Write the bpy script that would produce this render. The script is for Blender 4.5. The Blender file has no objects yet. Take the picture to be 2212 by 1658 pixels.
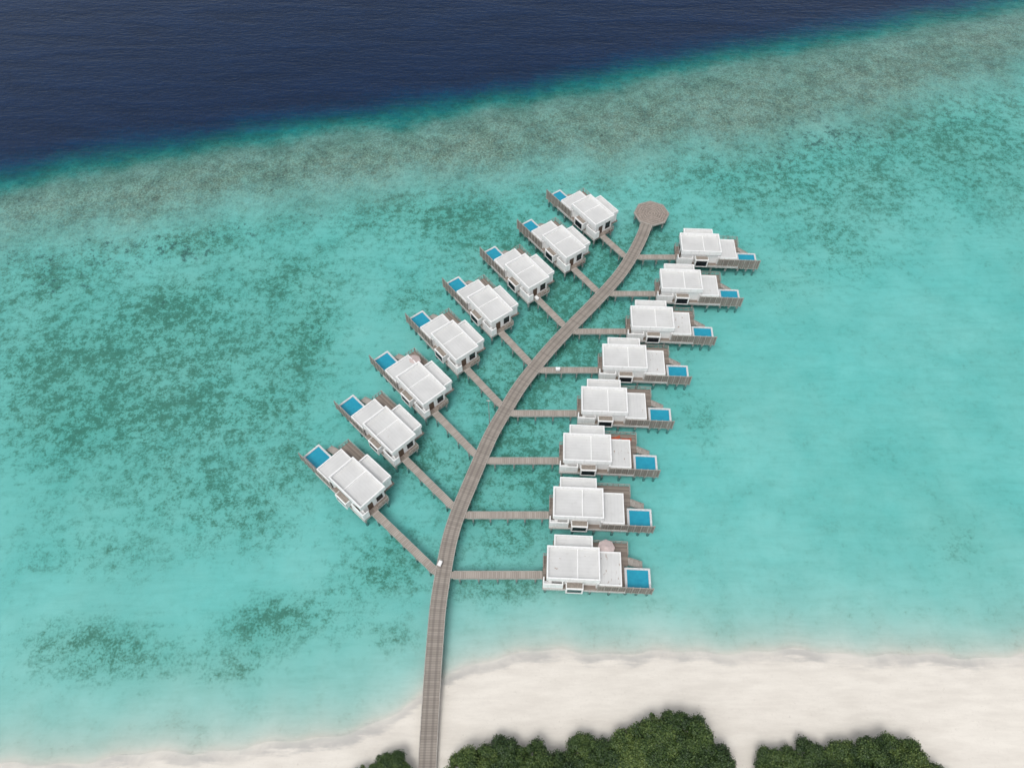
import bpy, math, random
import numpy as np
from mathutils import Vector, Matrix
random.seed(7); rng=np.random.default_rng(7)
scene=bpy.context.scene
COL=scene.collection
scene.view_settings.view_transform='Standard'
scene.view_settings.look='None'
scene.view_settings.exposure=0

# ------------------------------------------------------------ node helpers
class NT:
    def __init__(s,name):
        s.mat=bpy.data.materials.new(name); s.mat.use_nodes=True
        s.t=s.mat.node_tree; s.t.nodes.clear()
        s.out=s.t.nodes.new('ShaderNodeOutputMaterial')
    def n(s,typ,ins=None,**kw):
        nd=s.t.nodes.new(typ)
        for k,v in kw.items(): setattr(nd,k,v)
        if ins:
            for k,v in ins.items():
                sock=nd.inputs[k]
                if isinstance(v,bpy.types.NodeSocket): s.t.links.new(v,sock)
                else: sock.default_value=v
        return nd
    def math(s,op,a,b=0.0,c=0.0,clamp=False):
        return s.n('ShaderNodeMath',{0:a,1:b,2:c},operation=op,use_clamp=clamp).outputs[0]
    def mix(s,f,a,b):
        nd=s.t.nodes.new('ShaderNodeMix'); nd.data_type='RGBA'
        for i,v in ((0,f),(6,a),(7,b)):
            if isinstance(v,bpy.types.NodeSocket): s.t.links.new(v,nd.inputs[i])
            else: nd.inputs[i].default_value=v if i==0 else (*v,1)
        return nd.outputs[2]
    def noise(s,vec,scale,detail=4,rough=.6,dist=0):
        return s.n('ShaderNodeTexNoise',{'Vector':vec,'Scale':scale,'Detail':detail,'Roughness':rough,'Distortion':dist}).outputs[0]
    def ramp(s,f,stops,interp='LINEAR'):
        nd=s.n('ShaderNodeValToRGB',{0:f}); r=nd.color_ramp; r.interpolation=interp
        while len(r.elements)>1: r.elements.remove(r.elements[-1])
        r.elements[0].position=stops[0][0]; r.elements[0].color=(*stops[0][1],1)
        for p,c in stops[1:]:
            e=r.elements.new(p); e.color=(*c,1)
        return nd.outputs[0]
    def rng(s,f,a,b,c=0.,d=1.,smooth=False):
        nd=s.n('ShaderNodeMapRange',{0:f,1:a,2:b,3:c,4:d})
        if smooth: nd.interpolation_type='SMOOTHSTEP'
        return nd.outputs[0]
    def attr(s,name): return s.n('ShaderNodeAttribute',attribute_name=name).outputs['Fac']
    def obj(s): return s.n('ShaderNodeTexCoord').outputs['Object']
    def done(s,sh): s.t.links.new(sh,s.out.inputs[0]); return s.mat
    def pbsdf(s,col,rough=.7,bump=None,bstr=.3,bdist=.05):
        b=s.n('ShaderNodeBsdfPrincipled',{'Roughness':rough})
        if isinstance(col,bpy.types.NodeSocket): s.t.links.new(col,b.inputs['Base Color'])
        else: b.inputs['Base Color'].default_value=(*col,1)
        if bump is not None:
            bp=s.n('ShaderNodeBump',{'Height':bump,'Strength':bstr,'Distance':bdist})
            s.t.links.new(bp.outputs[0],b.inputs['Normal'])
        return s.done(b.outputs[0])

def simple(name,col,rough=.6,var=.2,scale=1.5):
    m=NT(name); o=m.obj()
    f=m.noise(o,scale,3,.65)
    dark=tuple(c*(1-var) for c in col); lite=tuple(min(1,c*(1+var*.5)) for c in col)
    return m.pbsdf(m.mix(m.rng(f,.3,.7),dark,lite),rough)

def white_wall():
    m=NT('white_render'); o=m.obj()
    mp=m.n('ShaderNodeMapping',{'Vector':o,'Scale':(1.5,1.5,.25)}).outputs[0]
    f=m.noise(mp,1.6,4,.7)
    c=m.mix(m.rng(f,.5,.8),(.82,.82,.81),(.66,.66,.64))
    return m.pbsdf(c,.7)
def roof_mat(name,axis,seam):
    m=NT(name); o=m.obj()
    oi=m.n('ShaderNodeObjectInfo')
    off=m.n('ShaderNodeVectorMath',{0:o,1:oi.outputs['Location']},operation='ADD').outputs[0]
    xyz=m.n('ShaderNodeSeparateXYZ',{0:o})
    a=xyz.outputs[axis]
    fr=m.math('FRACT',m.math('DIVIDE',m.math('ADD',a,50.0),seam))
    line=m.math('LESS_THAN',fr,.16)
    n1=m.noise(off,.35,3,.55); n2=m.noise(off,1.4,4,.65)
    base=m.mix(m.rng(n1,.35,.7),(.625,.625,.615),(.56,.56,.55))
    base=m.mix(m.rng(n2,.6,.82,0,.35),base,(.42,.40,.375))
    base=m.mix(m.math('MULTIPLY',line,.16),base,(.42,.42,.415))
    sp=m.n('ShaderNodeSeparateColor',{0:oi.outputs['Color']})
    st=(1.3,.5,1) if axis==0 else (.5,1.3,1)
    mp=m.n('ShaderNodeMapping',{'Vector':off,'Scale':st}).outputs[0]
    rn=m.noise(mp,1.5,4,.68)
    thr=m.math('SUBTRACT',.80,m.math('MULTIPLY',sp.outputs[0],.205))
    rm=m.math('MULTIPLY',m.math('SUBTRACT',rn,thr),25,clamp=True)
    base=m.mix(m.math('MULTIPLY',rm,.8),base,m.mix(n2,(.17,.085,.05),(.36,.25,.18)))
    return m.pbsdf(base,.55,line,.3,.03)
def plank_mat(name,mode,w,c1,c2,gap=.16,gd=.5):
    m=NT(name)
    if mode=='uv':
        xyz=m.n('ShaderNodeSeparateXYZ',{0:m.n('ShaderNodeTexCoord').outputs['UV']}); a=xyz.outputs[0]; b=xyz.outputs[1]
    else:
        xyz=m.n('ShaderNodeSeparateXYZ',{0:m.obj()}); a=xyz.outputs[mode]; b=xyz.outputs[1-mode]
    q=m.math('DIVIDE',m.math('ADD',a,100.0),w)
    idn=m.math('FLOOR',q); fr=m.math('FRACT',q)
    wn=m.n('ShaderNodeTexWhiteNoise',{'W':idn},noise_dimensions='1D').outputs[0]
    big=m.noise(m.n('ShaderNodeCombineXYZ',{0:a,1:b}).outputs[0],.5,4,.7)
    c=m.mix(m.math('ADD',m.math('MULTIPLY',wn,.55),m.math('MULTIPLY',big,.5),clamp=True),c1,c2)
    if mode=='uv':
        ctr=m.math('ABSOLUTE',b)
        tr=m.math('MULTIPLY',m.rng(ctr,.25,.4,0,1,True),m.rng(ctr,.6,.8,1,0,True))
        c=m.mix(m.math('MULTIPLY',tr,.45),c,tuple(x*.6 for x in c1))
    g=m.math('LESS_THAN',fr,gap)
    c=m.mix(m.math('MULTIPLY',g,gd),c,(.07,.06,.05))
    return m.pbsdf(c,.85)

MW=white_wall()
MROOFX=roof_mat('roof_sheet_main',1,.62)
MROOFY=roof_mat('roof_sheet_lower',0,.62)
MDECK=plank_mat('deck_boards',1,.3,(.16,.13,.108),(.32,.27,.23))
MWALKM=plank_mat('boardwalk_planks','uv',.36,(.225,.195,.17),(.35,.31,.27),.18,.4)
MWALKS=plank_mat('walkway_planks',0,.36,(.27,.235,.205),(.42,.375,.33),.18,.4)
MBEAM=simple('weathered_beam',(.40,.37,.335),.85,.3,2)
MFENCE=plank_mat('screen_slats',0,.4,(.18,.155,.135),(.29,.255,.225),.2)
MPILE=simple('concrete_pile',(.34,.33,.31),.85,.4,2)
MPOST=simple('grey_post',(.50,.49,.47),.7,.25,3)
MGLASS=simple('dark_glass',(.018,.02,.024),.12,.2,1)
MDOOR=simple('dark_timber_door',(.10,.06,.04),.5,.3,4)
MTAN=simple('tan_louvre',(.30,.26,.22),.8,.3,3)
def pool_tile():
    m=NT('pool_tile'); o=m.obj()
    f=m.noise(o,1.2,3,.5)
    return m.pbsdf(m.mix(f,(.012,.24,.38),(.022,.37,.50)),.08,m.noise(o,3,2,.5),.15,.05)
MPOOL=pool_tile()
MCURB=simple('pool_rim_stone',(.66,.67,.67),.5,.2,2)

# ------------------------------------------------------------ mesh helpers
def boxmesh(name,boxes,mats,mir=False):
    vs=[];fs=[];mi=[]
    for b in boxes:
        x0,x1,y0,y1,z0,z1=b[:6]; k=b[6] if len(b)>6 else 0
        if mir: x0,x1=-x1,-x0
        o=len(vs)
        vs+=[(x0,y0,z0),(x1,y0,z0),(x1,y1,z0),(x0,y1,z0),(x0,y0,z1),(x1,y0,z1),(x1,y1,z1),(x0,y1,z1)]
        for f in ((0,3,2,1),(4,5,6,7),(0,1,5,4),(1,2,6,5),(2,3,7,6),(3,0,4,7)):
            fs.append(tuple(o+i for i in f)); mi.append(k)
    me=bpy.data.meshes.new(name); me.from_pydata(vs,[],fs)
    for m in mats: me.materials.append(m)
    me.polygons.foreach_set('material_index',mi); me.update()
    return me
def polymesh(name,vs,fs,mats,mi=None,smooth=False):
    me=bpy.data.meshes.new(name); me.from_pydata(vs,[],fs)
    for m in mats: me.materials.append(m)
    if mi: me.polygons.foreach_set('material_index',mi)
    if smooth: me.polygons.foreach_set('use_smooth',[True]*len(fs))
    me.update(); return me
def cone(vs,fs,p0,p1,r0,r1,n=8):
    p0=Vector(p0);p1=Vector(p1);d=(p1-p0).normalized()
    a=d.orthogonal().normalized();b=d.cross(a);o=len(vs)
    for p,r in ((p0,r0),(p1,r1)):
        for i in range(n):
            t=2*math.pi*i/n; vs.append(tuple(p+a*math.cos(t)*r+b*math.sin(t)*r))
    for i in range(n): fs.append((o+i,o+(i+1)%n,o+n+(i+1)%n,o+n+i))
    fs.append(tuple(o+n+i for i in range(n))); fs.append(tuple(o+n-1-i for i in range(n)))
def add(name,me,parent=None,loc=(0,0,0),rot=0,color=None):
    ob=bpy.data.objects.new(name,me); COL.objects.link(ob)
    ob.location=loc; ob.rotation_euler=(0,0,rot)
    if parent: ob.parent=parent
    if color: ob.color=color
    return ob

# ------------------------------------------------------------ survey of the place (metres)
MAIN=[(-12.4,2),(-12.4,9.1),(-12.5,11.8),(-12.5,25),(-12.4,30),(-12.3,35.2),(-11.7,41.1),(-10.9,47.3),(-9.5,52.5),(-7.7,57.6),(-5.7,63.3),(-3.9,68.3),(-1.3,73.5),(1.3,78.7),(4.6,83.8),(8.1,88.8),(12.2,94),(16.2,98.8),(20.2,103.8),(24.3,109.3),(27.4,114.8),(30.1,120.5),(31.8,125.1),(33.3,128.8)]
RA=[(5.1,38.2),(6.5,49.1),(8.7,60),(12.6,70.4),(17.4,80.7),(24,90.7),(31.4,101.2),(37.2,112.2)]
LP=[(-39.8,62.9),(-34.8,74.3),(-29.2,85.3),(-22.8,96.3),(-15.5,106.3),(-7.5,115.7),(1,124.7),(8.2,135)]
LANG=[137,134.5,131.5,129,127,126.5,126,126]
SHORE=[(-76.7,12.3),(-49.3,13.5),(-35.6,15.1),(-25.3,17),(-16.3,19.6),(-11,24.7),(-6.4,26.5),(-.5,27.9),(10.8,28.8),(37.2,28.4),(83,27.9)]
EDGE=[(-129.7,143.7),(-102.6,150.9),(-80.4,158.4),(-50.7,164.9),(-26.2,170.4),(-.8,177.7),(25.7,185.4),(53.7,195.8),(113.2,213.2),(164.2,229.4)]
INNER=[(-120.8,121.6),(-98.4,120.1),(-79.1,129.5),(-57.3,132.7),(-18.1,141.1),(11,143.7),(35.1,150),(59.7,153.7),(86.3,161.3),(115.9,173.7),(149.7,188.4)]
BL="-74,102,8,6 -84,90,15,10 -57,87,18,10 -49,109,9,7 -44,95,4,5 -105,108,12,11 -98,85,11,7 -89,71,11,6 -72,74,14,5 -50,74,11,6 -61,59,16,6 -48,52,11,5 -74,46,10,4 -20,46,7,4 -36,35,9,3 -25,41,7,3 -21,31,5,2 -73,30,8,4 -61,28,12,4 -41,31,6,4 -45,25,4,2 -41,63,5,4 2,117,14,9 -21,105,6,5 21,111,10,9 9,99,9,7 2,79,10,9 5,63,10,7 -1,51,7,7 0,39,10,3 78,120,8,8 62,108,9,7 38,74,6,9 62,34,13,2 78,46,5,5 26,35,7,2 73,146,30,12 122,165,20,18 -18,131,14,6 -78,123,9,3 14,90,9,6 -9,85,7,6 -20,68,9,5 -14,60,7,5 30,96,8,5 36,120,12,8"
BLOBS=[tuple(float(v) for v in b.split(',')) for b in BL.split()]
STR=[.95,.5,.45,.5,1.0,.45,.45,.45,.45,.4,.45,.45,.4,.65,.6,.6,.5,.55,.5,.5,.4,.4,.7,.6,.7,.7,.75,.7,.65,.5,.4,.25,.3,.5,.25,.45,.45,.5,.6,.7,.6,.5,.5,.5,.5,.45]

def chaikin(p,it=2):
    p=[Vector((*q,0)) for q in p]
    for _ in range(it):
        q=[p[0]]
        for a,b in zip(p[:-1],p[1:]): q+=[a*.75+b*.25,a*.25+b*.75]
        p=q+[p[-1]]
    return p
def interp(pts,X):
    c=chaikin(pts,3); xs=[v.x for v in c]; ys=[v.y for v in c]
    Y=np.interp(X,xs,ys)
    s0=(ys[-1]-ys[-9])/(xs[-1]-xs[-9])*.8
    Y=Y+np.where(X>xs[-1],np.minimum(X-xs[-1],400)*s0,0)
    s1=(ys[8]-ys[0])/(xs[8]-xs[0])*.8
    Y=Y-np.where(X<xs[0],np.minimum(xs[0]-X,400)*s1,0)
    return Y

# ------------------------------------------------------------ terrain and sea
far=np.array([-6000,-3000,-1500,-900,-600,-420,-320,-260,-220.])
xs=np.concatenate([far,np.linspace(-190,190,381),-far[::-1]])
ys=np.concatenate([np.array([-6000,-3000,-1200,-500,-200,-90,-40,-20.]),np.linspace(0,260,261),np.array([275,300,340,420,600,900,1500,3000,7000.])])
X,Y=np.meshgrid(xs,ys)
S=Y-(interp(SHORE,X)+.35*np.sin(X*.31)+.22*np.sin(X*.83+1)+.3*np.sin(X*.13+2))
E=Y-interp(EDGE,X)
I=Y-(interp(INNER,X)+1.5*np.sin(X*.17)+1.*np.sin(X*.43))
lag=1-np.exp(-np.maximum(S,0)/7.5)
left=1/(1+np.exp((X+30)/8.))
D=lag*(1.0-.08*left*np.exp(-np.maximum(S,0)/60.))
reef=np.clip((I+13)/27,0,1)
D=D*(1-.26*np.clip((I+8)/18,0,1))
Dz=D+.1*np.maximum(E+8,0)
Z=-1.5*np.minimum(Dz,6)
Z=np.where(S<0,1.25*(1-np.exp(np.minimum(S,0)/7.)),Z)
W=np.zeros_like(X)
for (bx,by,rx,ry),s in zip(BLOBS,STR):
    W+=s*np.exp(-(((X-bx)/(rx*1.2))**2+((Y-by)/(ry*1.25))**2))
W+=.22*left*np.clip((S-25)/25,0,1)*np.clip((-I)/10,0,1)
W+=.28*np.clip((Y-105)/30,0,1)*np.clip((-I+6)/10,0,1)
W=np.minimum(W,1.0)
W*=np.clip((S-3)/8,0,1)
C=np.exp(-((I+3)/9.)**2)*.5+ .7*np.exp(-(((X-75)/30)**2+((Y-168)/16)**2))+.8*np.exp(-(((X+76)/22)**2+((Y-119)/6)**2))+.6*np.exp(-(((X+105)/10)**2+((Y-108)/9)**2))+.55*np.exp(-(((X+74)/9)**2+((Y-102)/6)**2))+.6*np.exp(-(((X+44)/5)**2+((Y-95)/6)**2))
def grid(name,Zv,attrs,mat):
    ny,nx=X.shape
    co=np.stack([X.ravel(),Y.ravel(),Zv.ravel()],1)
    i=np.arange(ny*nx).reshape(ny,nx)
    q=np.stack([i[:-1,:-1].ravel(),i[:-1,1:].ravel(),i[1:,1:].ravel(),i[1:,:-1].ravel()],1)
    me=bpy.data.meshes.new(name)
    me.vertices.add(len(co)); me.vertices.foreach_set('co',co.ravel())
    me.loops.add(q.size); me.loops.foreach_set('vertex_index',q.ravel())
    me.polygons.add(len(q)); me.polygons.foreach_set('loop_start',np.arange(len(q))*4)
    me.polygons.foreach_set('loop_total',np.full(len(q),4))
    me.polygons.foreach_set('use_smooth',np.ones(len(q),bool))
    me.update(calc_edges=True)
    for k,v in attrs.items():
        a=me.attributes.new(k,'FLOAT','POINT'); a.data.foreach_set('value',v.ravel().astype(np.float32))
    me.materials.append(mat)
    return me

def ground_mat():
    m=NT('sand_and_reef'); o=m.obj()
    s=m.attr('shore'); w=m.attr('weed'); r=m.attr('reef'); c=m.attr('coral'); e=m.attr('drop')
    n1=m.noise(o,.10,5,.6,.4); n2=m.noise(o,.55,5,.72); n3=m.noise(o,2.4,3,.8); n4=m.noise(o,.028,2,.55)
    ms=m.n('ShaderNodeMapping',{'Vector':o,'Rotation':(0,0,math.radians(-55)),'Scale':(.22,1.3,1)}).outputs[0]
    st=m.noise(ms,.55,4,.65)
    sand=m.mix(m.rng(n1,.35,.65),(.72,.70,.645),(.62,.625,.57))
    sand=m.mix(m.rng(st,.45,.75,0,.38),sand,(.45,.49,.43))
    sand=m.mix(m.rng(n2,.48,.72,0,.32),sand,(.44,.49,.42))
    # broad thin algal film, emerald through the water
    sand=m.mix(m.math('MULTIPLY',m.math('ADD',w,m.rng(n4,.42,.7,0,.30)),.5,clamp=True),sand,(.34,.45,.36))
    # seagrass: mottling grows with the local cover
    amp=m.math('ADD',m.math('MULTIPLY',w,1.6),.28)
    ns=m.math('MULTIPLY',m.math('SUBTRACT',n1,.5),1.1)
    ns=m.math('ADD',ns,m.math('MULTIPLY',m.math('SUBTRACT',n2,.5),2.6))
    ns=m.math('ADD',ns,m.math('MULTIPLY',m.math('SUBTRACT',n3,.5),2.1))
    ns=m.math('ADD',ns,m.math('MULTIPLY',m.math('SUBTRACT',st,.5),.5))
    t=m.math('ADD',m.math('MULTIPLY',w,.72),m.math('MULTIPLY',ns,amp))
    wm=m.rng(t,.2,1.0,0,.85)
    weed=m.mix(n3,(.10,.14,.09),(.20,.26,.17))
    col=m.mix(wm,sand,weed)
    cn=m.noise(o,.42,4,.8)
    ct=m.math('ADD',cn,m.math('MULTIPLY',c,.14))
    cm=m.rng(ct,.655,.76,0,.75)
    cm=m.math('MULTIPLY',cm,m.rng(c,.05,.4))
    # reef flat: rubble and coral, thinning into the sand
    rt=m.math('ADD',r,m.math('MULTIPLY',m.math('SUBTRACT',n2,.5),1.0))
    rt=m.math('ADD',rt,m.math('MULTIPLY',m.math('SUBTRACT',n1,.5),.8))
    rt=m.math('ADD',rt,m.math('MULTIPLY',m.math('SUBTRACT',n3,.5),1.2))
    rm=m.rng(rt,.15,1.15,0,.94)
    rn=m.noise(o,2.0,4,.85)
    rn2=m.noise(o,.28,3,.7)
    rf=m.math('ADD',m.math('MULTIPLY',rn,.76),m.math('MULTIPLY',rn2,.24))
    rc=m.ramp(rf,[(.38,(.085,.052,.04)),(.46,(.25,.15,.11)),(.53,(.44,.275,.205)),(.62,(.72,.52,.41))])
    green=m.math('MAXIMUM',m.rng(n4,.48,.72,0,.4),m.math('MULTIPLY',m.rng(m.math('ADD',e,m.math('MULTIPLY',m.math('SUBTRACT',n1,.5),14)),-14,-3),.8))
    rc=m.mix(green,rc,m.mix(m.rng(rf,.38,.62),(.05,.075,.06),(.30,.33,.26)))
    col=m.mix(rm,col,rc)
    col=m.mix(cm,col,m.mix(n3,(.05,.055,.045),(.15,.13,.11)))
    mp=m.n('ShaderNodeMapping',{'Vector':o,'Scale':(.35,1.6,1)}).outputs[0]
    b1=m.noise(mp,.5,4,.6)
    dry=m.mix(m.rng(b1,.35,.65),(.76,.715,.645),(.675,.63,.565))
    dry=m.mix(m.rng(n3,.55,.85,0,.5),dry,(.54,.49,.43))
    sh=m.math('ADD',s,m.math('MULTIPLY',m.math('SUBTRACT',b1,.5),4))
    wet=m.math('MULTIPLY',m.rng(sh,-2.2,-.9,0,1,True),m.rng(sh,-.3,.6,1,0,True))
    wet=m.math('MULTIPLY',wet,m.rng(n1,.40,.60,.25,.9))
    beach=m.mix(wet,dry,(.47,.455,.43))
    db=m.math('MULTIPLY',m.rng(n3,.64,.74,0,.5),m.rng(n2,.50,.62))
    beach=m.mix(db,beach,(.36,.31,.26))
    col=m.mix(m.rng(s,-1.,1.2),beach,col)
    return m.pbsdf(col,.9)
def water_mat():
    m=NT('sea_water'); o=m.obj()
    d=m.attr('depth'); e=m.attr('drop')
    n1=m.noise(o,.05,4,.6)
    n2=m.noise(o,.35,4,.7)
    k=m.math('ADD',m.rng(n1,.3,.7,.88,1.12),m.rng(n2,.3,.7,-.06,.06))
    ee=m.math('ADD',e,m.math('ADD',m.math('MULTIPLY',m.math('SUBTRACT',n1,.5),14),m.math('MULTIPLY',m.math('SUBTRACT',n2,.5),14)))
    ee=m.math('MAXIMUM',m.math('ADD',ee,6.0),0.0)
    dd=m.math('ADD',m.math('MULTIPLY',d,k),m.math('MULTIPLY',m.math('POWER',ee,2.0),.05))
    T=m.n('ShaderNodeCombineColor',{0:m.math('POWER',.48,dd),1:m.math('POWER',.89,dd),2:m.math('POWER',.902,dd)}).outputs[0]
    mp=m.n('ShaderNodeMapping',{'Vector':o,'Rotation':(0,0,math.radians(24)),'Scale':(.30,1,1)}).outputs[0]
    rp=m.noise(mp,.62,3,.65,.3)
    mp2=m.n('ShaderNodeMapping',{'Vector':o,'Rotation':(0,0,math.radians(-14)),'Scale':(.40,1,1)}).outputs[0]
    rp2=m.noise(mp2,1.3,2,.6)
    sw=m.n('ShaderNodeMapping',{'Vector':o,'Rotation':(0,0,math.radians(16)),'Scale':(.16,1,1)}).outputs[0]
    rp3=m.noise(sw,.20,2,.5,.5)
    h=m.math('ADD',m.math('ADD',m.math('MULTIPLY',rp,.5),m.math('MULTIPLY',rp2,.3)),m.math('MULTIPLY',rp3,.7))
    bn=m.n('ShaderNodeBump',{'Height':h,'Strength':.36,'Distance':1.0}).outputs[0]
    sc=m.ramp(m.math('DIVIDE',dd,20.0),[(0,(0,0,0)),(.05,(.006,.012,.013)),(.14,(.002,.024,.038)),(.3,(.001,.030,.066)),(.5,(.002,.022,.068)),(.9,(.005,.018,.054))])
    rip_shade=m.rng(h,.6,.95,.78,1.2)  # light and dark of the ripples, painted into the scatter colour by wave height
    sc2=m.n('ShaderNodeVectorMath',{0:sc,3:rip_shade},operation='SCALE')
    df=m.n('ShaderNodeBsdfDiffuse',{'Color':sc2.outputs[0],'Normal':bn}).outputs[0]
    tr=m.n('ShaderNodeBsdfTransparent',{'Color':T}).outputs[0]
    body=m.n('ShaderNodeAddShader',{0:tr,1:df}).outputs[0]
    gl=m.n('ShaderNodeBsdfGlossy',{'Color':(.75,.82,.9,1),'Roughness':.15,'Normal':bn}).outputs[0]
    fr=m.n('ShaderNodeFresnel',{'IOR':1.33,'Normal':bn}).outputs[0]
    return m.done(m.n('ShaderNodeMixShader',{0:fr,1:body,2:gl}).outputs[0])
gr=add('ground',grid('ground',Z,{'shore':S,'weed':W,'reef':reef,'coral':C,'drop':np.clip(E,-60,60)},ground_mat()))
gr['kind']='structure'
wa=add('water',grid('water',np.zeros_like(Z),{'depth':D,'drop':np.clip(E,-60,60)},water_mat()))
wa['kind']='structure'

# ------------------------------------------------------------ piles (shared)
def pile_mesh(name,top,r=.2,cap=.32):
    vs=[];fs=[]
    cone(vs,fs,(0,0,-2.4),(0,0,top-.2),r*1.1,r,10)
    o=len(vs)
    for x,y,z in [(-1,-1,0),(1,-1,0),(1,1,0),(-1,1,0),(-1,-1,1),(1,-1,1),(1,1,1),(-1,1,1)]:
        vs.append((x*cap,y*cap,top-.2+z*.2))
    for f in ((0,3,2,1),(4,5,6,7),(0,1,5,4),(1,2,6,5),(2,3,7,6),(3,0,4,7)): fs.append(tuple(o+i for i in f))
    return polymesh(name,vs,fs,[MPILE])
PV=pile_mesh('villa_pile',1.53,.22,.3)
PW=pile_mesh('walkway_pile',1.50,.14,.2)

# ------------------------------------------------------------ boardwalk
path=chaikin(MAIN,3)
seg=[0]
for a,b in zip(path[:-1],path[1:]): seg.append(seg[-1]+(b-a).length)
end=seg[-1]-3.75
def at(t):
    t=max(0,min(seg[-1],t))
    for i in range(len(seg)-1):
        if seg[i+1]>=t:
            f=(t-seg[i])/max(1e-6,seg[i+1]-seg[i]); return path[i].lerp(path[i+1],f)
    return path[-1]
def frame(t):
    p=at(t); d=(at(t+.8)-at(t-.8)).normalized(); return p,d,Vector((-d.y,d.x,0))
HW=1.24
def ribbon(name,off0,off1,z0,z1,mat):
    n=int(end/.8); vs=[];fs=[];us=[]
    for i in range(n+1):
        t=end*i/n; p,d,nn=frame(t)
        for o,z in ((off0,z0),(off1,z0),(off1,z1),(off0,z1)):
            v=p+nn*o; vs.append((v.x,v.y,z)); us.append((t,o))
    for i in range(n):
        a=i*4;b=a+4
        for j in range(4):
            k=(j+1)%4; fs.append((a+j,a+k,b+k,b+j))
    fs.append((3,2,1,0)); e=n*4; fs.append((e,e+1,e+2,e+3))
    me=polymesh(name,vs,fs,[mat])
    l=me.uv_layers.new(name='UVMap')
    for lp in me.loops: l.data[lp.index].uv=us[lp.vertex_index]
    return me
bw=add('boardwalk',None)
bw['label']='long curved grey timber boardwalk on piles over the lagoon'; bw['category']='boardwalk'
add('deck',ribbon('boardwalk_deck',-HW,HW,1.68,1.9,MWALKM),bw)
add('kerb',ribbon('boardwalk_kerb',HW+.002,HW+.13,1.62,2.02,MBEAM),bw)
add('kerb',ribbon('boardwalk_kerb',-HW-.13,-HW-.002,1.62,2.02,MBEAM),bw)
t=2.0
while t<end:
    p,d,nn=frame(t)
    for s in (-1.1,1.1):
        v=p+nn*s; add('pile',PW,bw,(v.x,v.y,0),math.atan2(d.y,d.x))
    t+=3.2

pf=add('octagonal_platform',None,None,(33.4,128.9,0))
pf['label']='octagonal timber viewing platform at the boardwalk end'; pf['category']='platform'
def octring(name,rr,mat,z0,z1):
    """concentric octagonal board rings; each ring butts the next"""
    vs=[];fs=[]
    for ra,rb in zip(rr[:-1],rr[1:]):
        for i in range(8):
            a=math.radians(22.5+45*i); b=math.radians(67.5+45*i); o=len(vs)
            for q in (a,b):
                for r_,z in ((ra,z0),(rb,z0),(rb,z1),(ra,z1)): vs.append((r_*math.cos(q),r_*math.sin(q),z))
            for j in range(4): k=(j+1)%4; fs.append((o+j,o+4+j,o+4+k,o+k))
    return polymesh(name,vs,fs,[mat])
MOCT=simple('platform_boards',(.30,.25,.215),.85,.35,1.2)
MOCT2=simple('platform_boards_pale',(.37,.32,.28),.85,.35,1.6)
vs=[];R=4.05
for z in (1.60,1.88):
    for i in range(8):
        a=math.radians(22.5+45*i); vs.append((R*math.cos(a),R*math.sin(a),z))
fs=[tuple(range(7,-1,-1)),tuple(range(8,16))]+[(i,(i+1)%8,8+(i+1)%8,8+i) for i in range(8)]
dk=add('deck',polymesh('platform_deck',vs,fs,[MDOOR]),pf,rot=math.radians(65))
for i in range(13):
    r0=.02+i*.31
    add('board_ring',octring('platform_ring',[r0,r0+.26],MOCT if i%2 else MOCT2,1.882,1.925),dk)
add('kerb',octring('platform_kerb',[R+.01,R+.2],MBEAM,1.6,2.02),pf,rot=math.radians(65))
for r_,n_ in ((3.7,8),(1.8,4)):
    for i in range(n_):
        a=math.radians(22.5+360/n_*i+65); add('pile',PV,pf,(r_*math.cos(a),r_*math.sin(a),0),a)

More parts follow.
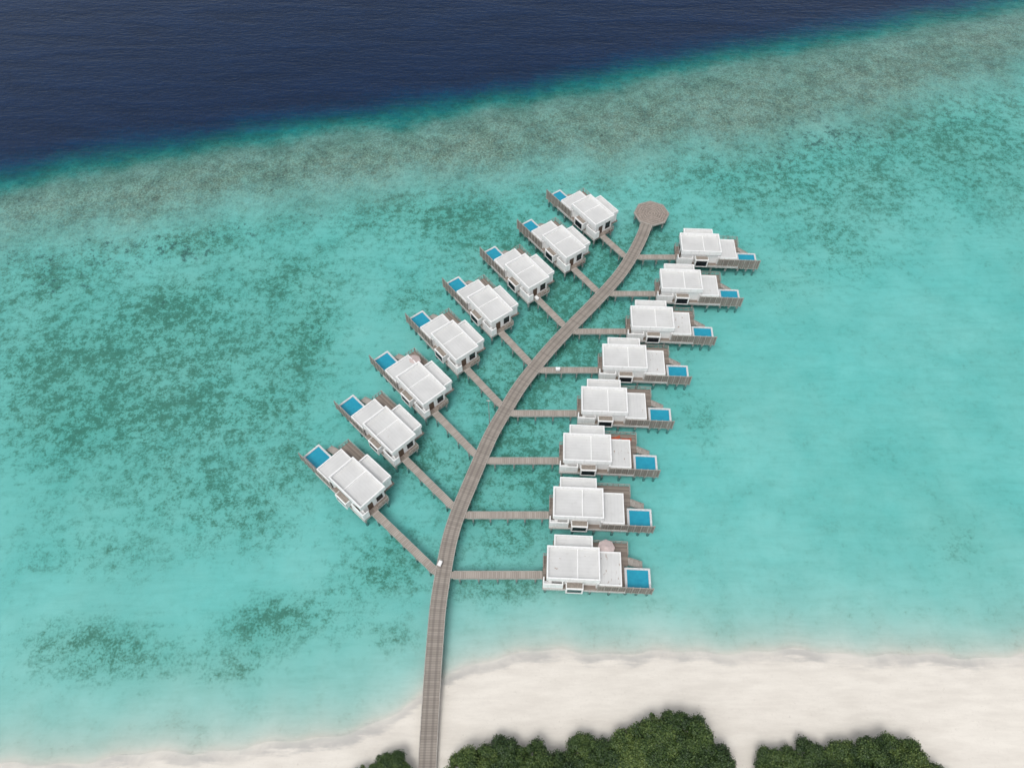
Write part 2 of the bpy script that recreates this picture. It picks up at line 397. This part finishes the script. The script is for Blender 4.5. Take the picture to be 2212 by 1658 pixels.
# ------------------------------------------------------------ villa kit  (x = outwards to the pool, y = back side)
def kit(mir):
    B=lambda n,b,m: boxmesh(n,b,m,mir)
    K={}
    K['deck']=B('villa_deck',[(0,13.9,.15,5.9,1.55,1.8),(1.7,14.6,5.9,8.7,1.55,1.79),(13.9,14.6,4.75,5.9,1.55,1.8),
        (0,13.9,.02,.15,1.3,1.82,1),(0,.14,.16,5.9,1.42,1.78,1)],[MDECK,MPOST])
    K['wall']=B('villa_wall',[(.95,8.95,1.0,5.85,1.8,4.95),(1.95,8.1,5.85,8.35,1.8,4.35),(8.95,12.6,.55,5.8,1.8,3.95)],[MW])
    K['roof']=B('main_roof',[(.8,9.1,.75,5.95,4.95,5.1)],[MROOFX])
    K['parapet']=B('main_parapet',[(.55,9.35,.5,.75,4.7,5.8),(.55,9.35,5.95,6.2,4.7,5.8),(.55,.8,.75,5.95,4.7,5.8),(9.1,9.35,.75,5.95,4.7,5.8),(5.6,5.78,.75,5.95,5.1,5.3)],[MW])
    K['rear_roof']=B('rear_roof',[(2.0,8.05,6.2,8.3,4.35,4.45)],[MROOFX])
    K['parapet2']=B('rear_parapet',[(1.75,8.3,8.3,8.5,4.2,5.0),(1.75,1.98,6.2,8.3,4.2,5.0),(8.07,8.3,6.2,8.3,4.2,5.0)],[MW])
    K['lower_roof']=B('lower_roof',[(9.35,12.9,.5,5.95,3.85,4.0)],[MROOFY])
    K['fascia']=B('lower_fascia',[(9.35,13.08,.32,.5,3.7,4.25),(9.35,13.08,5.95,6.12,3.7,4.25),(12.9,13.08,.5,5.95,3.7,4.25)],[MW])
    K['entrance_wall']=B('entrance_wall',[(.05,3.4,.2,.4,1.8,3.7),(.05,.25,.4,1.5,1.8,3.7),(3.2,3.4,.4,1.0,1.8,3.7),(.25,1.5,.4,1.0,1.82,3.0)],[MW])
    K['bay']=B('bathroom_bay',[(3.95,6.55,-.3,1.0,2.1,4.0),(3.8,6.7,-.6,-.42,2.0,2.2),(3.8,6.7,-.6,-.42,3.85,4.15),(3.8,4.05,-.6,-.42,2.2,3.85),(6.45,6.7,-.6,-.42,2.2,3.85),(3.8,6.7,-.42,.49,4.0,4.15)],[MW])
    K['window']=B('bay_window',[(4.05,6.45,-.52,-.31,2.2,3.85)],[MGLASS])
    K['louvre']=B('bay_louvre',[(3.95,6.55,-.38+.18*i,-.23+.18*i,4.16,4.26) for i in range(5)],[MTAN])
    K['door']=B('entry_door',[(.9,.95,2.0,3.1,1.8,3.95)],[MDOOR])
    K['w_end']=B('end_window',[(.9,.95,4.0,5.4,2.3,4.2)],[MGLASS])
    K['w_pool']=B('glass_doors',[(12.6,12.65,1.0,5.4,1.85,3.6)],[MGLASS])
    K['w_back']=B('rear_glass_doors',[(9.4,12.3,5.8,5.85,1.85,3.6)],[MGLASS])
    K['pool']=B('pool_shell',[(13.9,18.3,.55,.85,.7,1.86),(13.9,18.3,4.0,4.35,.7,1.86),(13.9,14.3,.85,4.0,.7,1.86),(17.95,18.3,.85,4.0,.7,1.86),(14.3,17.95,.85,4.0,.7,.9)],[MCURB])
    K['pool_water']=B('pool_water',[(14.3,17.95,.85,4.0,.9,1.7)],[MPOOL])
    fb=[(9.1,18.4,.2,.28,3.68,3.82,1),(9.1,18.4,.2,.28,1.05,1.2,1)]
    x=9.1
    while x<18.2:
        fb.append((x,x+.12,.1,.32,.95,3.9,1)); fb.append((x+.14,min(x+1.14,18.3),.22,.26,1.2,3.68,0)); x+=1.16
    fb.append((18.3,18.42,.1,.32,.95,3.9,1))
    K['screen']=B('privacy_screen',fb,[MFENCE,MBEAM])
    K['stair']=B('stair',[(14.65+.3*i,14.93+.3*i,4.95,6.1,1.58-.2*i,1.64-.2*i) for i in range(9)]+
        [(14.65+.3*i,14.95+.3*i,y,y+.08,1.38-.2*i,1.8-.2*i,0) for i in range(9) for y in (4.86,6.12)],[MBEAM])
    def rail(rl,x0,x1,y0,y1,n):
        rl.append((x0,x1,y0,y1,2.72,2.8)); 
        rl.append((x0+.01,x1-.01,y0+.01,y1-.01,2.25,2.3))
        for i in range(n+1):
            cx=x0+.04+(x1-x0-.08)*i/n if x1-x0>.2 else (x0+x1)/2
            cy=y0+.04+(y1-y0-.08)*i/n if y1-y0>.2 else (y0+y1)/2
            rl.append((cx-.045,cx+.045,cy-.045,cy+.045,1.7,2.71))
    a=[]; rail(a,8.5,14.6,8.6,8.68,6); rail(a,14.5,14.58,6.3,8.58,3); K['railing']=B('rear_railing',a,[MBEAM])
    a=[]; rail(a,.02,.1,3.6,5.85,3); rail(a,.02,.9,5.86,5.94,1); K['railing2']=B('entry_railing',a,[MBEAM])
    return K
KR=kit(False); KL=kit(True)
PILES=[(.5,.5),(.5,3.2),(.5,5.6),(4.3,.5),(4.3,4.2),(4.3,8.3),(8.1,.5),(8.1,4.2),(8.1,8.3),(11.4,.5),(11.4,4.2),(11.4,8.3),(14.25,.7),(14.2,5.0),(14.2,8.3),(17.9,.7),(17.9,4.2),(16.1,.7)]
def villa(side,org,ang,rust,label):
    K=KR if side=='R' else KL; sg=1 if side=='R' else -1
    v=add('overwater_villa',None,None,(org[0],org[1],0),ang)
    v['label']=label; v['category']='villa'; v['group']='white overwater villas along the boardwalk'
    c=(rust,0,0,1); c2=(rust*.6,0,0,1)
    deck=add('deck',K['deck'],v)
    for x,y in PILES: add('pile',PV,deck,(sg*x,y,0))
    w=add('wall',K['wall'],v); add('door',K['door'],w); add('window',K['w_end'],w); add('glass_door',K['w_pool'],w); add('glass_door',K['w_back'],w)
    r=add('roof',K['roof'],v,color=c2); add('parapet',K['parapet'],r)
    r=add('rear_roof',K['rear_roof'],v,color=c2); add('parapet',K['parapet2'],r)
    r=add('lower_roof',K['lower_roof'],v,color=c); add('fascia',K['fascia'],r)
    add('entrance_wall',K['entrance_wall'],v)
    b=add('bathroom_bay',K['bay'],v); add('window',K['window'],b); add('louvre',K['louvre'],b)
    p=add('pool',K['pool'],v); add('pool_water',K['pool_water'],p)
    add('privacy_screen',K['screen'],v); add('stair',K['stair'],v); add('railing',K['railing'],v); add('railing',K['railing2'],v)
    return v
def side_walk(E,d):
    best=None
    for a,b in zip(path[:-1],path[1:]):
        r=b-a; den=d.x*r.y-d.y*r.x
        if abs(den)<1e-6: continue
        q=a-E; t=(q.x*r.y-q.y*r.x)/den; u=(q.x*d.y-q.y*d.x)/den
        if 0<=u<=1 and t>0 and (best is None or t<best): best=t
    L=best or 12
    o=add('side_walkway',None,None,(E.x,E.y,0),math.atan2(d.y,d.x))
    o['label']='narrow straight timber walkway on piles leading to a villa'; o['category']='walkway'; o['group']='side walkways from the boardwalk to the villas'
    add('deck',boxmesh('side_deck',[(.02,L,-.6,.6,1.66,1.85)],[MWALKS]),o)
    Le=L-HW-.55
    add('kerb',boxmesh('side_kerb',[(.02,Le,.6,.7,1.6,1.95)],[MBEAM]),o)
    add('kerb',boxmesh('side_kerb',[(.02,Le,-.7,-.6,1.6,1.95)],[MBEAM]),o)
    n=max(2,int(L/3.2))
    for i in range(n):
        x=1.2+(L-4)*i/(n-1)
        for s in (-.5,.5): add('pile',PW,o,(x,s,0))
RR=[1.0,.5,.95,.7,.8,.85,.7,.35]
for i,a in enumerate(RA):
    ang=math.radians(-2.6)
    lab='white flat-roofed overwater villa with plunge pool and rust-flaked roof' if RR[i]>.6 else 'white flat-roofed overwater villa with blue plunge pool on piles'
    villa('R',a,ang,RR[i],lab)
    ex=Vector((a[0],a[1],0))+Matrix.Rotation(ang,3,'Z')@Vector((0,2.4,0))
    side_walk(ex,Vector((-1,0,0)))
RL=[.15,.55,.5,.3,.2,.3,.5,.15]
for i,p in enumerate(LP):
    th=math.radians(LANG[i]); d=Vector((math.cos(th),math.sin(th),0))
    E_=Vector((p[0],p[1],0))-d*18.5
    lab='white flat-roofed overwater villa with plunge pool and rust-flaked roof' if RL[i]>.45 else 'white flat-roofed overwater villa with blue plunge pool on piles'
    villa('L',(E_.x,E_.y),th-math.pi,RL[i],lab)
    bk=Vector((d.y,-d.x,0))
    side_walk(E_+bk*2.4,-d)

# ------------------------------------------------------------ umbrellas, loungers, carts, mast
MPINK=simple('faded_pink_canvas',(.55,.45,.43),.8,.15,2)
MORANGE=simple('orange_cushion',(.50,.10,.04),.8,.2,2)
def umbrella(x,y):
    o=add('beach_umbrella',None,None,(x,y,1.8)); o['label']='faded pink canvas umbrella open on a villa deck'; o['category']='umbrella'; o['group']='pink umbrellas on the villa decks'
    vs=[(0,0,2.55)];fs=[]
    for i in range(8):
        a=math.pi/4*i; vs.append((1.5*math.cos(a),1.5*math.sin(a),1.95)); 
    for i in range(8):
        a=math.pi/4*i; vs.append((1.5*math.cos(a),1.5*math.sin(a),1.8))
    for i in range(8):
        k=(i+1)%8; fs+=[(0,1+i,1+k),(1+i,9+i,9+k,1+k)]
    add('canopy',polymesh('umbrella_canopy',vs,fs,[MPINK]),o)
    vs=[];fs=[]; cone(vs,fs,(0,0,0),(0,0,2.65),.035,.03,8); cone(vs,fs,(0,0,0),(0,0,.1),.3,.25,10)
    add('pole',polymesh('umbrella_pole',vs,fs,[MPOST]),o)
umbrella(16.1,44.7); umbrella(-19.9,84.1)
def lounger(x,y,a):
    o=add('sun_lounger',None,None,(x,y,1.79),a); o['label']='orange cushioned sun lounger on a timber villa deck'; o['category']='sun lounger'; o['group']='orange loungers on a villa deck'
    add('frame',boxmesh('lounger_frame',[(-.9,.9,-.33,.33,.22,.28)]+[(sx*.8-.04,sx*.8+.04,sy*.27-.03,sy*.27+.03,0,.22) for sx in (-1,1) for sy in (-1,1)],[MBEAM]),o)
    vs=[(-.9,-.3,.29),(.3,-.3,.29),(.95,-.3,.62),(.95,.3,.62),(.3,.3,.29),(-.9,.3,.29)]
    vs+=[(v[0],v[1],v[2]+.1) for v in vs]
    fs=[(0,5,4,1),(1,4,3,2),(6,7,10,11),(7,8,9,10),(0,1,7,6),(1,2,8,7),(2,3,9,8),(3,4,10,9),(4,5,11,10),(5,0,6,11)]
    add('cushion',polymesh('lounger_cushion',vs,fs,[MORANGE]),o)
lounger(19.6,67.0,0.15); lounger(21.7,66.7,-.1)
def cart(x,y,z,a):
    o=add('service_cart',None,None,(x,y,z),a); o['label']='small white service cart parked on the timber walkway'; o['category']='cart'; o['group']='white service carts on the walkways'
    o.scale=(.75,.75,.75)
    add('body',boxmesh('cart_body',[(-.55,.55,-.38,.38,.25,.95),(-.6,.6,-.42,.42,.95,1.02)],[MW]),o)
    add('handle',boxmesh('cart_handle',[(.56,.8,-.3,-.26,.85,.9),(.56,.8,.26,.3,.85,.9),(.8,.84,-.3,.3,.85,.9)],[MPOST]),o)
    for sx in (-.4,.4):
        for sy in (-.4,.34):
            vs=[];fs=[]; cone(vs,fs,(0,0,0),(0,.06,0),.14,.14,12)
            add('wheel',polymesh('cart_wheel',vs,fs,[MGLASS]),o,(sx,sy,.14))
cart(-12.3,42.4,1.9,1.2); cart(9.3,83.0,1.85,0); cart(5.4,101.9,1.85,2.2)
mt=add('lamp_mast',None,None,(-4.4,71.6,0)); mt['label']='thin tall grey lamp mast beside the boardwalk'; mt['category']='mast'
vs=[];fs=[]; cone(vs,fs,(0,0,-2),(0,0,8.2),.09,.05,8); add('pole',polymesh('mast_pole',vs,fs,[MPILE]),mt)
add('lamp',boxmesh('mast_lamp',[(-.35,.35,-.09,.09,8.2,8.3)],[MPOST]),mt)

# ------------------------------------------------------------ shoreline bushes
def leaf_mat():
    m=NT('leaf_green'); o=m.obj()
    tn=m.attr('tint'); n=m.noise(o,.8,3,.6); oi=m.n('ShaderNodeObjectInfo').outputs['Random']
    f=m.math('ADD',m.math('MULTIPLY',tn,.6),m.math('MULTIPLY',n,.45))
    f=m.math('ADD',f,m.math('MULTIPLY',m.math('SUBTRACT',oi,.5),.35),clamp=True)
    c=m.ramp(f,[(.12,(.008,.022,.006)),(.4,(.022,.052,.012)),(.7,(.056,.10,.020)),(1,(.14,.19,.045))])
    return m.pbsdf(c,.6)
ML=leaf_mat()
MBARK=simple('bark',(.16,.13,.10),.9,.4,4)
def crown(seed,R=5.0,H=4.1,nl=46000):
    r=np.random.default_rng(seed)
    lobes=[]
    for i in range(80):
        a=r.uniform(0,2*math.pi); q=math.sqrt(r.uniform(0,1))*R*.84
        zz=1.0+(H-1.5)*max(0,1-(q/R)**2.6)**.6*r.uniform(.84,1.10)
        lobes.append((q*math.cos(a),q*math.sin(a),zz,r.uniform(.4,1.2)))
    lobes.append((0,0,H-1.1,1.3))
    L=np.array(lobes); w=L[:,3]**2; k=r.choice(len(L),nl,p=w/w.sum())
    d=r.normal(size=(nl,3)); d[:,2]=d[:,2]*.9+.35; d/=np.linalg.norm(d,axis=1)[:,None]
    rad=L[k,3]*np.where(r.uniform(size=nl)<.55,r.uniform(.8,1.15,nl),r.uniform(.5,1.5,nl))
    p=L[k,:3]+d*rad[:,None]*np.array([1,1,.8]); p[:,2]=np.maximum(p[:,2],.1)
    nrm=d+np.array([0,0,.4])+r.normal(size=(nl,3))*.6; nrm/=np.linalg.norm(nrm,axis=1)[:,None]
    t=np.cross(nrm,r.normal(size=(nl,3))); t/=np.linalg.norm(t,axis=1)[:,None]; b=np.cross(nrm,t)
    s=r.uniform(.06,.14,nl)[:,None]
    q=np.stack([p-t*s*1.5,p-b*s*.8,p+t*s*1.5,p+b*s*.8],1).reshape(-1,3)
    me=bpy.data.meshes.new('bush_crown'); me.vertices.add(nl*4); me.vertices.foreach_set('co',q.ravel())
    me.loops.add(nl*4); me.loops.foreach_set('vertex_index',np.arange(nl*4))
    me.polygons.add(nl); me.polygons.foreach_set('loop_start',np.arange(nl)*4); me.polygons.foreach_set('loop_total',np.full(nl,4))
    me.update(calc_edges=True)
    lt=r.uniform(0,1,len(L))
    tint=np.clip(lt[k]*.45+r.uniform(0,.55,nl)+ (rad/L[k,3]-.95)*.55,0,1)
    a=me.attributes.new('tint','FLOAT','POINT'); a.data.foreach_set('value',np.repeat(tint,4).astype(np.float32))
    me.materials.append(ML); return me,lobes
def trunk(lobes):
    vs=[];fs=[]; cone(vs,fs,(0,0,-.4),(.1,.05,1.1),.26,.17,8)
    for x,y,z,_ in lobes[:9]:
        mid=(x*.45,y*.45,1.1+(z-1.1)*.6); cone(vs,fs,(.1,.05,1.0),mid,.12,.07,6); cone(vs,fs,mid,(x,y,z),.07,.025,6)
    return polymesh('bush_trunk',vs,fs,[MBARK])
VAR=[]
for sd in (11,12,13,14):
    me,lb=crown(sd); VAR.append((me,trunk(lb)))
TREES=[(-5.4,10.6,.86),(-1.6,11.4,.9),(2.8,10.8,.88),(6.8,9.6,.86),(11,11.8,.85),(15,11.6,.85),(18.4,13.2,.9),(22.0,14.4,.98),(25.4,14,1.),(28.2,11.4,.88),
 (22,8.8,1.),(14,7.2,1),(-4,6.5,1),(5,5.5,1),(-17.6,10.6,.66),(-21.4,9.0,.66),(29,7.5,.85),
 (39.3,10.8,.8),(43.8,11.3,.84),(48.5,10.9,.88),(53.4,11.7,.92),(57.4,11.,.86),(46,7.5,.95),(54,7.5,.95),(60.5,8.8,.76)]
for i,(x,y,s) in enumerate(TREES):
    me,tk=VAR[i%4]
    o=add('beach_bush',None,None,(x,y,1.05),rng.uniform(0,6.28)); o.scale=(s,s,s*rng.uniform(.85,1.2))
    o['label']='dense dark green bush growing on white beach sand'; o['category']='bush'; o['group']='green bushes along the beach'
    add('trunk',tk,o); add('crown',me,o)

# ------------------------------------------------------------ light, sky, camera
w=bpy.data.worlds.new('World'); scene.world=w; w.use_nodes=True
nt=w.node_tree; bg=nt.nodes['Background']
sky=nt.nodes.new('ShaderNodeTexSky'); sky.sky_type='NISHITA'; sky.sun_disc=False
sky.sun_elevation=math.radians(62); sky.sun_rotation=math.radians(205); sky.dust_density=3; sky.air_density=1
hs=nt.nodes.new('ShaderNodeHueSaturation'); hs.inputs['Saturation'].default_value=.22; hs.inputs['Value'].default_value=1.15
nt.links.new(sky.outputs[0],hs.inputs['Color']); nt.links.new(hs.outputs[0],bg.inputs[0]); bg.inputs[1].default_value=.142
sl=bpy.data.lights.new('Sun','SUN'); sl.energy=1.2; sl.angle=math.radians(22); sl.color=(1,.98,.94)
so=bpy.data.objects.new('Sun',sl); COL.objects.link(so); so.rotation_euler=(math.radians(28),0,math.radians(-25)); so.location=(0,0,150)
cam=bpy.data.cameras.new('Camera'); co=bpy.data.objects.new('Camera',cam); COL.objects.link(co)
co.location=(0,0,120); co.rotation_euler=(math.radians(34),0,0)
cam.sensor_width=36; cam.lens=18/.721; cam.clip_end=12000; cam.clip_start=1
scene.camera=co
